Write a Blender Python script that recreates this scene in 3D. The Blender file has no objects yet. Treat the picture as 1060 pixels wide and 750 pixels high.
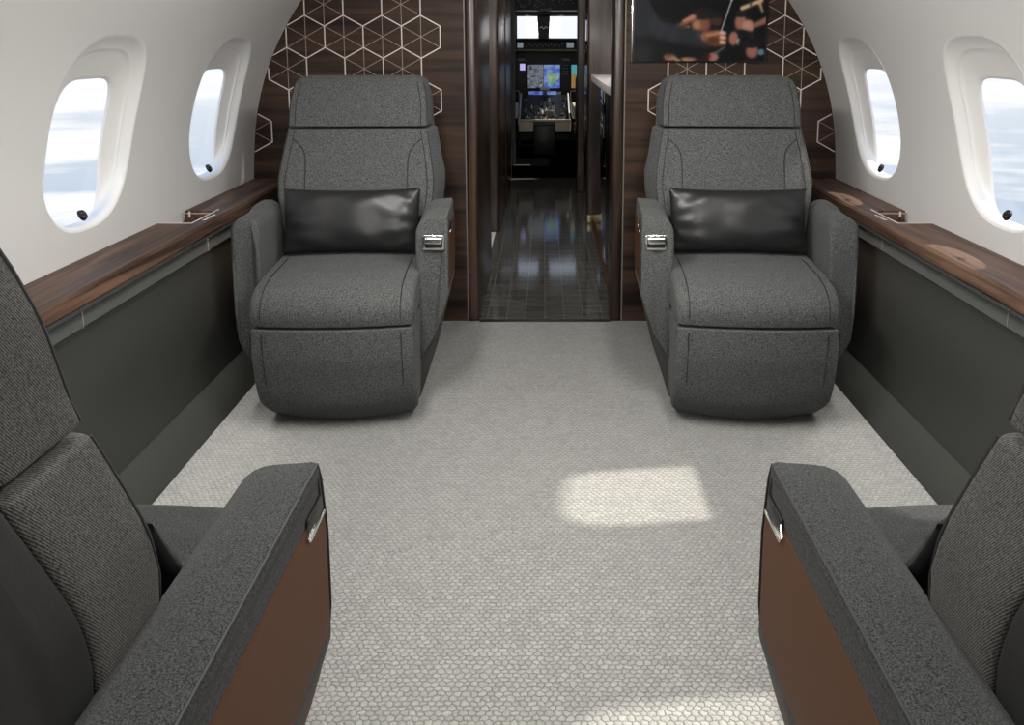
import bpy, bmesh, math, random
import numpy as np
from mathutils import Vector, Matrix
random.seed(7)
PI = math.pi
S = bpy.context.scene
COL = S.collection

# ------------------------------------------------------------ camera, world, sun, exposure
cam_d = bpy.data.cameras.new('camera'); cam = bpy.data.objects.new('camera', cam_d); COL.objects.link(cam)
cam.location = (0, 0, 1.10)
cam.rotation_euler = (math.radians(90 - 9), 0, 0)
cam_d.sensor_width = 36; cam_d.lens = 850 * 36 / 1060
cam_d.shift_x = -34 / 1060
cam_d.shift_y = -(375 - (45 + 850 * math.tan(math.radians(9)))) / 1060
cam_d.clip_start = 0.02
S.camera = cam
S.view_settings.view_transform = 'Standard'; S.view_settings.look = 'None'
S.view_settings.gamma = 1; S.view_settings.use_curve_mapping = False
S.view_settings.exposure = 0.0
SKY = 1.9
SUN = 6.5
CEIL_W = 11.0
UNDER = 1.7

def N(nt, t, **kw):
    n = nt.nodes.new(t)
    for k, v in kw.items():
        if k.startswith('i_'):
            n.inputs[k[2:].replace('_', ' ')].default_value = v
        else: setattr(n, k, v)
    return n

w = bpy.data.worlds.new('sky'); S.world = w; w.use_nodes = True
nt = w.node_tree; nt.nodes.clear()
tc = N(nt, 'ShaderNodeTexCoord')
sep = N(nt, 'ShaderNodeSeparateXYZ'); nt.links.new(tc.outputs['Generated'], sep.inputs[0])
rmp = N(nt, 'ShaderNodeValToRGB')
mr = N(nt, 'ShaderNodeMapRange'); mr.inputs[1].default_value = -0.5; mr.inputs[2].default_value = 0.5
nt.links.new(sep.outputs[2], mr.inputs[0]); nt.links.new(mr.outputs[0], rmp.inputs[0])
el = rmp.color_ramp.elements
el[0].position = 0; el[0].color = (.36, .45, .58, 1)
el[1].position = 1; el[1].color = (.42, .60, .95, 1)
for p, c in ((.33, (.50, .59, .71, 1)), (.42, (.64, .70, .78, 1)), (.47, (.86, .88, .93, 1)), (.56, (.88, .91, .97, 1))):
    e = el.new(p); e.color = c
mp = N(nt, 'ShaderNodeMapping'); mp.inputs['Scale'].default_value = (2.2, 2.2, 22)
nt.links.new(tc.outputs['Generated'], mp.inputs[0])
nz = N(nt, 'ShaderNodeTexNoise'); nz.inputs['Scale'].default_value = 1.9; nz.inputs['Detail'].default_value = 6
nt.links.new(mp.outputs[0], nz.inputs[0])
cr = N(nt, 'ShaderNodeMapRange'); cr.inputs[1].default_value = .46; cr.inputs[2].default_value = .60
nt.links.new(nz.outputs[0], cr.inputs[0])
lo = N(nt, 'ShaderNodeMapRange'); lo.inputs[1].default_value = .05; lo.inputs[2].default_value = -.03   # clouds mostly under the horizon
nt.links.new(sep.outputs[2], lo.inputs[0])
mu = N(nt, 'ShaderNodeMath', operation='MULTIPLY'); nt.links.new(cr.outputs[0], mu.inputs[0]); nt.links.new(lo.outputs[0], mu.inputs[1])
mx = N(nt, 'ShaderNodeMix', data_type='RGBA'); nt.links.new(mu.outputs[0], mx.inputs[0])
nt.links.new(rmp.outputs[0], mx.inputs[6]); mx.inputs[7].default_value = (.93, .94, .97, 1)
bg = N(nt, 'ShaderNodeBackground'); bg.inputs[1].default_value = SKY * .62
nt.links.new(mx.outputs[2], bg.inputs[0])
out = N(nt, 'ShaderNodeOutputWorld'); nt.links.new(bg.outputs[0], out.inputs[0])

sd = bpy.data.lights.new('sun', 'SUN'); sd.energy = SUN; sd.angle = math.radians(1.6); sd.color = (1, .93, .83)
so = bpy.data.objects.new('sun', sd); COL.objects.link(so)
so.rotation_euler = Vector((-1, -.135, -.955)).to_track_quat('-Z', 'Y').to_euler()
so.location = (6, 2, 6)

# ------------------------------------------------------------ materials
def srgb(r, g, b):
    f = lambda c: (c / 255 / 12.92) if c / 255 <= .04045 else ((c / 255 + .055) / 1.055) ** 2.4
    return (f(r), f(g), f(b), 1)

def mat(name, col=(.5, .5, .5, 1), rough=.5, metal=0, spec=.5, coat=0, emit=None, estr=1):
    m = bpy.data.materials.new(name); m.use_nodes = True
    b = m.node_tree.nodes['Principled BSDF']
    b.inputs['Base Color'].default_value = col; b.inputs['Roughness'].default_value = rough
    b.inputs['Metallic'].default_value = metal; b.inputs['Specular IOR Level'].default_value = spec
    b.inputs['Coat Weight'].default_value = coat
    if emit: b.inputs['Emission Color'].default_value = emit; b.inputs['Emission Strength'].default_value = estr
    return m

def bsdf(m): return m.node_tree, m.node_tree.nodes['Principled BSDF'], m.node_tree.links

def noise_bump(m, scale, strength, dist=.001, detail=3, stretch=(1, 1, 1)):
    nt, b, L = bsdf(m)
    tc = N(nt, 'ShaderNodeTexCoord'); mp = N(nt, 'ShaderNodeMapping'); mp.inputs['Scale'].default_value = stretch
    n = N(nt, 'ShaderNodeTexNoise'); n.inputs['Scale'].default_value = scale; n.inputs['Detail'].default_value = detail
    bu = N(nt, 'ShaderNodeBump'); bu.inputs['Strength'].default_value = strength; bu.inputs['Distance'].default_value = dist
    L.new(tc.outputs['Object'], mp.inputs[0]); L.new(mp.outputs[0], n.inputs[0]); L.new(n.outputs[0], bu.inputs['Height']); L.new(bu.outputs[0], b.inputs['Normal'])
    return n

def fabric(name, dark, light, twill=False, scale=420):
    m = mat(name, dark, .95, spec=.15); nt, b, L = bsdf(m)
    b.inputs['Sheen Weight'].default_value = .06; b.inputs['Sheen Roughness'].default_value = .5
    tc = N(nt, 'ShaderNodeTexCoord')
    n = N(nt, 'ShaderNodeTexNoise'); n.inputs['Scale'].default_value = scale; n.inputs['Detail'].default_value = 2
    L.new(tc.outputs['Object'], n.inputs[0])
    fac = n.outputs[0]; h = fac
    if twill:
        mp = N(nt, 'ShaderNodeMapping'); mp.inputs['Rotation'].default_value = (math.radians(52), 0, 0)
        L.new(tc.outputs['Object'], mp.inputs[0])
        wv = N(nt, 'ShaderNodeTexWave', wave_type='BANDS', bands_direction='Z'); wv.inputs['Scale'].default_value = 165
        wv.inputs['Distortion'].default_value = 1.6; wv.inputs['Detail'].default_value = 1; wv.inputs['Detail Scale'].default_value = 3
        L.new(mp.outputs[0], wv.inputs[0])
        mm = N(nt, 'ShaderNodeMix', data_type='FLOAT'); mm.inputs[0].default_value = .34
        L.new(n.outputs[0], mm.inputs[2]); L.new(wv.outputs['Fac'], mm.inputs[3]); fac = mm.outputs[0]; h = fac
    r = N(nt, 'ShaderNodeMapRange'); r.inputs[1].default_value = .36 if not twill else .3; r.inputs[2].default_value = .64 if not twill else .72
    L.new(fac, r.inputs[0])
    c = N(nt, 'ShaderNodeMix', data_type='RGBA'); c.inputs[6].default_value = dark; c.inputs[7].default_value = light
    L.new(r.outputs[0], c.inputs[0]); L.new(c.outputs[2], b.inputs['Base Color'])
    bu = N(nt, 'ShaderNodeBump'); bu.inputs['Strength'].default_value = .5; bu.inputs['Distance'].default_value = .0012
    L.new(h, bu.inputs['Height']); L.new(bu.outputs[0], b.inputs['Normal'])
    return m

def wood(name, dark, light, axis=0, rough=.45, coat=0, fine=1.0):
    """walnut veneer, grain running along the given object axis"""
    m = mat(name, dark, rough, coat=coat); nt, b, L = bsdf(m)
    b.inputs['Coat Roughness'].default_value = .15; b.inputs['Specular IOR Level'].default_value = .5 if coat else .28
    tc = N(nt, 'ShaderNodeTexCoord'); mp = N(nt, 'ShaderNodeMapping')
    sc = [34 * fine] * 3; sc[axis] = 1.6 * fine
    mp.inputs['Scale'].default_value = sc
    L.new(tc.outputs['Object'], mp.inputs[0])
    n1 = N(nt, 'ShaderNodeTexNoise'); n1.inputs['Scale'].default_value = 1; n1.inputs['Detail'].default_value = 5; n1.inputs['Distortion'].default_value = .6
    L.new(mp.outputs[0], n1.inputs[0])
    mp2 = N(nt, 'ShaderNodeMapping'); s2 = [7 * fine] * 3; s2[axis] = .8 * fine; mp2.inputs['Scale'].default_value = s2
    L.new(tc.outputs['Object'], mp2.inputs[0])
    n2 = N(nt, 'ShaderNodeTexNoise'); n2.inputs['Scale'].default_value = 1; n2.inputs['Detail'].default_value = 2; n2.inputs['Distortion'].default_value = 1.2
    L.new(mp2.outputs[0], n2.inputs[0])
    mm = N(nt, 'ShaderNodeMix', data_type='FLOAT'); mm.inputs[0].default_value = .45
    L.new(n1.outputs[0], mm.inputs[2]); L.new(n2.outputs[0], mm.inputs[3])
    r = N(nt, 'ShaderNodeMapRange'); r.inputs[1].default_value = .40; r.inputs[2].default_value = .60; L.new(mm.outputs[0], r.inputs[0])
    c = N(nt, 'ShaderNodeMix', data_type='RGBA'); c.inputs[6].default_value = dark; c.inputs[7].default_value = light
    L.new(r.outputs[0], c.inputs[0]); L.new(c.outputs[2], b.inputs['Base Color'])
    bu = N(nt, 'ShaderNodeBump'); bu.inputs['Strength'].default_value = .12; bu.inputs['Distance'].default_value = .0008
    L.new(n1.outputs[0], bu.inputs['Height']); L.new(bu.outputs[0], b.inputs['Normal'])
    return m

def vmath(nt, op, a, b=None):
    n = N(nt, 'ShaderNodeVectorMath', operation=op)
    for i, x in enumerate((a, b)):
        if x is None: continue
        if isinstance(x, tuple): n.inputs[i].default_value = x
        else: nt.links.new(x, n.inputs[i])
    return n
def smath(nt, op, a, b=None):
    n = N(nt, 'ShaderNodeMath', operation=op)
    for i, x in enumerate((a, b)):
        if x is None: continue
        if isinstance(x, (int, float)): n.inputs[i].default_value = x
        else: nt.links.new(x, n.inputs[i])
    return n.outputs[0]

def carpet_mat():
    m = mat('carpet_weave', (.3, .3, .28, 1), .95, spec=.25); nt, b, L = bsdf(m)
    b.inputs['Sheen Weight'].default_value = .3
    tc = N(nt, 'ShaderNodeTexCoord')
    nz = N(nt, 'ShaderNodeTexNoise'); nz.inputs['Scale'].default_value = 75; nz.inputs['Detail'].default_value = 2
    L.new(tc.outputs['Object'], nz.inputs[0])
    d = vmath(nt, 'SUBTRACT', nz.outputs['Color'], (.5, .5, .5)); d2 = vmath(nt, 'MULTIPLY', d.outputs[0], (.0125, .0125, 0))
    p0 = vmath(nt, 'ADD', tc.outputs['Object'], d2.outputs[0])
    cell = .0142
    p = vmath(nt, 'MULTIPLY', p0.outputs[0], (1 / cell, 1 / (cell * .84), 0))
    r = (1., 1.7320508, 1.); hh = (.5, .8660254, .5)
    def fl(v, off):
        q = vmath(nt, 'ADD', v, off) if off else None
        src = q.outputs[0] if q else v
        md = vmath(nt, 'WRAP', src); md.inputs[1].default_value = r; md.inputs[2].default_value = (0, 0, 0)
        return vmath(nt, 'SUBTRACT', md.outputs[0], hh).outputs[0]
    a = fl(p.outputs[0], None); c = fl(p.outputs[0], hh)
    a = vmath(nt, 'MULTIPLY', a, (1, 1, 0)).outputs[0]; c = vmath(nt, 'MULTIPLY', c, (1, 1, 0)).outputs[0]
    la = vmath(nt, 'DOT_PRODUCT', a, a).outputs['Value']; lc = vmath(nt, 'DOT_PRODUCT', c, c).outputs['Value']
    lt = smath(nt, 'LESS_THAN', la, lc)
    g = N(nt, 'ShaderNodeMix', data_type='VECTOR'); L.new(lt, g.inputs[0]); L.new(c, g.inputs[4]); L.new(a, g.inputs[5])
    gv = g.outputs[1]
    ab = vmath(nt, 'ABSOLUTE', gv)
    dd = vmath(nt, 'DOT_PRODUCT', ab.outputs[0], (.5, .8660254, 0)).outputs['Value']
    sx = N(nt, 'ShaderNodeSeparateXYZ'); L.new(ab.outputs[0], sx.inputs[0])
    hx = smath(nt, 'MAXIMUM', dd, sx.outputs[0])          # 0 centre .. .5 edge
    cid = vmath(nt, 'SUBTRACT', p.outputs[0], gv)
    rnd = vmath(nt, 'SNAP', vmath(nt, 'ADD', cid.outputs[0], (.1, .1, 0)).outputs[0], (.25, .25, 1))
    wn = N(nt, 'ShaderNodeTexWhiteNoise', noise_dimensions='2D'); L.new(rnd.outputs[0], wn.inputs[0])
    hgt = smath(nt, 'SUBTRACT', 1.0, smath(nt, 'POWER', smath(nt, 'MULTIPLY', hx, 2.0), 3.0))
    fz = N(nt, 'ShaderNodeTexNoise'); fz.inputs['Scale'].default_value = 700; fz.inputs['Detail'].default_value = 2; L.new(tc.outputs['Object'], fz.inputs[0])
    big = N(nt, 'ShaderNodeTexNoise'); big.inputs['Scale'].default_value = 14; L.new(tc.outputs['Object'], big.inputs[0])
    t = smath(nt, 'ADD', smath(nt, 'MULTIPLY', wn.outputs['Value'], .30), smath(nt, 'MULTIPLY', fz.outputs[0], .55))
    t = smath(nt, 'ADD', t, smath(nt, 'MULTIPLY', big.outputs[0], .30))
    c1 = N(nt, 'ShaderNodeMix', data_type='RGBA'); c1.inputs[6].default_value = (.185, .184, .172, 1); c1.inputs[7].default_value = (.395, .392, .368, 1); L.new(t, c1.inputs[0])
    ed = N(nt, 'ShaderNodeMapRange'); ed.inputs[1].default_value = .0; ed.inputs[2].default_value = .55; L.new(hgt, ed.inputs[0])
    c2 = N(nt, 'ShaderNodeMix', data_type='RGBA'); c2.inputs[6].default_value = (.14, .137, .127, 1); L.new(ed.outputs[0], c2.inputs[0]); L.new(c1.outputs[2], c2.inputs[7])
    L.new(c2.outputs[2], b.inputs['Base Color'])
    hh2 = smath(nt, 'ADD', hgt, smath(nt, 'MULTIPLY', fz.outputs[0], .35))
    bu = N(nt, 'ShaderNodeBump'); bu.inputs['Strength'].default_value = .8; bu.inputs['Distance'].default_value = .0035
    L.new(hh2, bu.inputs['Height']); L.new(bu.outputs[0], b.inputs['Normal'])
    return m

def tile_mat():
    m = mat('dark_stone_tile', (.03, .03, .03, 1), .22, spec=.6); nt, b, L = bsdf(m)
    tc = N(nt, 'ShaderNodeTexCoord')
    br = N(nt, 'ShaderNodeTexBrick'); br.offset = 0; br.squash = 1
    br.inputs['Scale'].default_value = 1; br.inputs['Brick Width'].default_value = .078; br.inputs['Row Height'].default_value = .078
    br.inputs['Mortar Size'].default_value = .0014; br.inputs['Mortar Smooth'].default_value = .3
    br.inputs['Color1'].default_value = (.075, .073, .064, 1); br.inputs['Color2'].default_value = (.108, .105, .094, 1)
    br.inputs['Mortar'].default_value = (.20, .195, .185, 1)
    L.new(tc.outputs['Object'], br.inputs[0])
    mp = N(nt, 'ShaderNodeMapping'); mp.inputs['Scale'].default_value = (4, 60, 1); L.new(tc.outputs['Object'], mp.inputs[0])
    n = N(nt, 'ShaderNodeTexNoise'); n.inputs['Scale'].default_value = 2; n.inputs['Detail'].default_value = 4; L.new(mp.outputs[0], n.inputs[0])
    mm = N(nt, 'ShaderNodeMix', data_type='RGBA', blend_type='OVERLAY'); mm.inputs[0].default_value = .8
    L.new(br.outputs[0], mm.inputs[6]); L.new(n.outputs[0], mm.inputs[7]); L.new(mm.outputs[2], b.inputs['Base Color'])
    rr = N(nt, 'ShaderNodeMapRange'); rr.inputs[3].default_value = .05; rr.inputs[4].default_value = .12; L.new(n.outputs[0], rr.inputs[0]); L.new(rr.outputs[0], b.inputs['Roughness'])
    return m

M = {}
M['fab'] = fabric('grey_wool_felt_shaded', (.010, .011, .011, 1), (.056, .058, .057, 1), scale=560)  # same felt as the far seats; dimmer light near the camera put into colour
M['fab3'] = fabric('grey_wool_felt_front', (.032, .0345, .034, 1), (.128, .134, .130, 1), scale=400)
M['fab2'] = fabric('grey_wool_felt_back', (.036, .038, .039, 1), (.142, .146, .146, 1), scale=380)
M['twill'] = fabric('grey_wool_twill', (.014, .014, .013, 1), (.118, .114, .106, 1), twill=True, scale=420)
M['piping'] = mat('dark_piping', (.018, .018, .019, 1), .7)
M['leather_black'] = mat('black_leather', (.014, .0145, .015, 1), .36, spec=.5)
noise_bump(M['leather_black'], 7, .5, .006, 3)
M['shell'] = mat('charcoal_leather', (.022, .022, .022, 1), .6, spec=.3); noise_bump(M['shell'], 260, .4, .0008)
M['tan'] = mat('brown_leather', (.092, .041, .021, 1), .6, spec=.18); noise_bump(M['tan'], 300, .25, .0006)
M['base'] = mat('dark_grey_plinth', (.04, .04, .038, 1), .6)
M['void'] = mat('matt_black_carpet', (.0025, .0022, .002, 1), .95, spec=0)
M['chrome'] = mat('brushed_chrome', (.78, .77, .75, 1), .18, metal=1)
M['black'] = mat('black_plastic', (.006, .006, .006, 1), .45)
M['white'] = mat('warm_white_wall_panel', (.66, .652, .64, 1), .55, spec=.3)
M['reveal'] = mat('white_window_plastic', (.80, .79, .77, 1), .4, spec=.4)
M['walnut_x'] = wood('walnut_horizontal_grain', (.011, .006, .0040, 1), (.066, .036, .023, 1), 0, .5)
M['walnut_z'] = wood('walnut_vertical_grain', (.020, .011, .0075, 1), (.080, .047, .032, 1), 2, .30, coat=.14)
M['walnut_y'] = wood('walnut_ledge_grain', (.036, .020, .014, 1), (.150, .088, .060, 1), 1, .5, fine=1.5)
M['inlay'] = mat('rose_gold_inlay', (.86, .76, .69, 1), .38, metal=.15)
M['inlay_thin'] = mat('dull_rose_inlay', (.40, .31, .26, 1), .40, metal=.15)
M['lowwall'] = mat('dark_grey_sidewall', (.043, .044, .040, 1), .55, spec=.35); noise_bump(M['lowwall'], 500, .15, .0005)
M['strip'] = mat('grey_satin_strip', (.050, .052, .049, 1), .36, spec=.5)
M['carpet'] = carpet_mat()
M['tile'] = tile_mat()
M['cream'] = mat('cream_leather', (.62, .55, .42, 1), .5)
M['gold'] = mat('champagne_metal', (.55, .43, .28, 1), .35, metal=.7)
M['counter'] = mat('white_solid_counter', (.75, .73, .70, 1), .3)
M['mirror'] = mat('smoked_glass', (.012, .012, .013, 1), .04, spec=1.0, coat=1); bsdf(M['mirror'])[1].inputs['Metallic'].default_value = .0
M['mirror2'] = mat('smoked_mirror', (.30, .30, .31, 1), .03, metal=1)
M['light'] = mat('warm_light_diffuser', (.9, .88, .84, 1), .5, emit=(1, .93, .84, 1), estr=4.0)
M['seam'] = mat('pale_seam_metal', (.20, .19, .17, 1), .45, metal=.3)

def glass_mat():
    m = bpy.data.materials.new('window_glass'); m.use_nodes = True; nt = m.node_tree; nt.nodes.clear()
    o = N(nt, 'ShaderNodeOutputMaterial'); mx = N(nt, 'ShaderNodeMixShader'); t = N(nt, 'ShaderNodeBsdfTransparent'); g = N(nt, 'ShaderNodeBsdfGlossy')
    g.inputs['Roughness'].default_value = .02; mx.inputs[0].default_value = .04
    nt.links.new(t.outputs[0], mx.inputs[1]); nt.links.new(g.outputs[0], mx.inputs[2]); nt.links.new(mx.outputs[0], o.inputs[0])
    return m
M['glass'] = glass_mat()

# ------------------------------------------------------------ mesh helpers
def link(name, me, mat_, parent=None):
    o = bpy.data.objects.new(name, me); COL.objects.link(o)
    if mat_: me.materials.append(M[mat_] if isinstance(mat_, str) else mat_)
    if parent: o.parent = parent
    return o
def finish(bm, name, mat_, parent=None, smooth=True, angle=38):
    bmesh.ops.recalc_face_normals(bm, faces=bm.faces[:])
    me = bpy.data.meshes.new(name); bm.to_mesh(me); bm.free()
    if smooth:
        me.polygons.foreach_set('use_smooth', [True] * len(me.polygons)); me.set_sharp_from_angle(angle=math.radians(angle))
    return link(name, me, mat_, parent)
def tag(o, label, cat=None, group=None, kind=None):
    if label: o['label'] = label
    if cat: o['category'] = cat
    if group: o['group'] = group
    if kind: o['kind'] = kind
    return o
def struct(o, label, cat=None):
    return tag(o, label, cat or 'room part', kind='structure')
def empty(name, loc=(0, 0, 0), rz=0):
    o = bpy.data.objects.new(name, None); COL.objects.link(o); o.location = loc; o.rotation_euler = (0, 0, rz); o.empty_display_size = .05
    return o
def b_box(bm, x0, x1, y0, y1, z0, z1, bev=0, seg=2):
    r = bmesh.ops.create_cube(bm, size=1)
    vs = r['verts']
    for v in vs: v.co = Vector(((x0 + x1) / 2 + v.co.x * (x1 - x0), (y0 + y1) / 2 + v.co.y * (y1 - y0), (z0 + z1) / 2 + v.co.z * (z1 - z0)))
    if bev:
        es = list({e for v in vs for e in v.link_edges})
        bmesh.ops.bevel(bm, geom=es, offset=bev, segments=seg, profile=.5, affect='EDGES')
def box(name, x0, x1, y0, y1, z0, z1, mat_, parent=None, bev=.002, seg=2):
    bm = bmesh.new(); b_box(bm, x0, x1, y0, y1, z0, z1, bev, seg); return finish(bm, name, mat_, parent)
def b_tube(bm, pts, r, n=8, closed=False):
    pts = [Vector(p) for p in pts]; rings = []; k = len(pts)
    prev = None
    for i, p in enumerate(pts):
        a = pts[(i - 1) % k] if (closed or i) else p; b = pts[(i + 1) % k] if (closed or i < k - 1) else p
        t = (b - a).normalized()
        if prev is None: u = t.orthogonal().normalized()
        else:
            u = prev - t * prev.dot(t); u = u.normalized() if u.length > 1e-6 else t.orthogonal().normalized()
        prev = u; v = t.cross(u)
        rr = r[i] if isinstance(r, (list, tuple)) else r
        rings.append([bm.verts.new(p + (u * math.cos(2 * PI * j / n) + v * math.sin(2 * PI * j / n)) * rr) for j in range(n)])
    for i in range(k if closed else k - 1):
        A, B = rings[i], rings[(i + 1) % k]
        for j in range(n): bm.faces.new((A[j], A[(j + 1) % n], B[(j + 1) % n], B[j]))
    if not closed: bm.faces.new(rings[0][::-1]); bm.faces.new(rings[-1])
def tube(name, pts, r, mat_, parent=None, n=8, closed=False):
    bm = bmesh.new(); b_tube(bm, pts, r, n, closed); return finish(bm, name, mat_, parent)
def roundpoly(pts, step=.03):
    """pts: (u, v, radius) corners -> dense 2D loop with arcs"""
    out = []; k = len(pts)
    for i in range(k):
        P = Vector(pts[i][:2]); A = Vector(pts[i - 1][:2]); B = Vector(pts[(i + 1) % k][:2]); r = pts[i][2]
        d1 = (A - P).normalized(); d2 = (B - P).normalized()
        ang = d1.angle(d2)
        if r < 1e-5 or ang > PI - .02: out.append(P); continue
        t = min(r / math.tan(ang / 2), (A - P).length * .49, (B - P).length * .49); rr = t * math.tan(ang / 2)
        c = P + (d1 + d2).normalized() * (rr / math.sin(ang / 2))
        s = P + d1 * t - c; e = P + d2 * t - c
        a0 = math.atan2(s.y, s.x); a1 = math.atan2(e.y, e.x); da = (a1 - a0 + PI) % (2 * PI) - PI
        n = max(3, int(abs(da) / .22))
        for j in range(n + 1): out.append(c + rr * Vector((math.cos(a0 + da * j / n), math.sin(a0 + da * j / n))))
    res = []
    for i, p in enumerate(out):
        q = out[(i + 1) % len(out)]; res.append(p); L = (q - p).length
        m = int(L / step)
        for j in range(1, m + 1): res.append(p.lerp(q, j / (m + 1)))
    o2 = [res[0]]
    for p in res[1:]:
        if (p - o2[-1]).length > 1e-5: o2.append(p)
    return o2
def b_slab(bm, poly, a0, a1, r, axis, deform=None, n=6, m=1):
    k = len(poly); ar = sum(poly[i].x * poly[(i + 1) % k].y - poly[(i + 1) % k].x * poly[i].y for i in range(k))
    sg = 1 if ar > 0 else -1
    nor = []
    for i in range(k):
        e1 = (poly[i] - poly[i - 1]).normalized(); e2 = (poly[(i + 1) % k] - poly[i]).normalized()
        q = Vector((e1.y + e2.y, -(e1.x + e2.x))) * sg
        nor.append(q.normalized() if q.length > 1e-6 else Vector((e1.y, -e1.x)) * sg)
    secs = []
    if r > 0:
        for j in range(5):
            th = PI / 2 * j / 4; secs.append((a0 + r * (1 - math.sin(th)), r * (1 - math.cos(th))))
        secs = secs[::-1]; secs = [(a0 + r * (1 - math.cos(PI / 2 * j / 4)), r * (1 - math.sin(PI / 2 * j / 4))) for j in range(5)]
        mid = [(a0 + r + (a1 - a0 - 2 * r) * j / n, 0) for j in range(1, n)]
        secs = secs + mid + [(a0 + a1 - t, i) for t, i in secs[::-1]]
    else:
        secs = [(a0 + (a1 - a0) * j / n, 0) for j in range(n + 1)]
    rings = []
    for t, ins in secs:
        ring = []
        for p, q in zip(poly, nor):
            u, v = p.x - q.x * ins, p.y - q.y * ins
            co = {'x': (t, u, v), 'y': (u, t, v), 'z': (u, v, t)}[axis]
            if deform: co = deform(*co)
            ring.append(bm.verts.new((co[0] * m, co[1], co[2])))
        rings.append(ring)
    for A, B in zip(rings, rings[1:]):
        for j in range(k): bm.faces.new((A[j], A[(j + 1) % k], B[(j + 1) % k], B[j]))
    f1 = bm.faces.new(rings[0][::-1]); f2 = bm.faces.new(rings[-1])
    bmesh.ops.triangulate(bm, faces=[f1, f2])
def slab(name, poly, a0, a1, r, axis, mat_, parent=None, deform=None, n=6, m=1, angle=38):
    bm = bmesh.new(); b_slab(bm, poly, a0, a1, r, axis, deform, n, m); return finish(bm, name, mat_, parent, angle=angle)
def copy_tree(o, parent=None):
    c = o.copy(); COL.objects.link(c)
    if parent: c.parent = parent
    for ch in list(o.children): copy_tree(ch, c)
    return c
def interp(tab, x):
    if x <= tab[0][0]: return tab[0][1]
    for (a, b), (c, d) in zip(tab, tab[1:]):
        if x <= c: return b + (d - b) * (x - a) / (c - a)
    return tab[-1][1]

# ------------------------------------------------------------ fuselage profile
PZ = [.56, .582, .673, .85, .94, 1.03, 1.167, 1.262, 1.39, 1.45]
PX = [1.137, 1.136, 1.130, 1.107, 1.082, 1.051, .982, .918, .81, .745]
PC = np.polyfit(PZ, PX, 5)
def WX(z): return float(np.polyval(PC, z)) if z > .575 else 1.1365
Y_BH = 3.165
Y_REAR = -1.75
CELL = .765; WC = 1.990
SEAMS = [WC + CELL * (k + .5) for k in range(-5, 2)]      # cell borders

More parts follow.
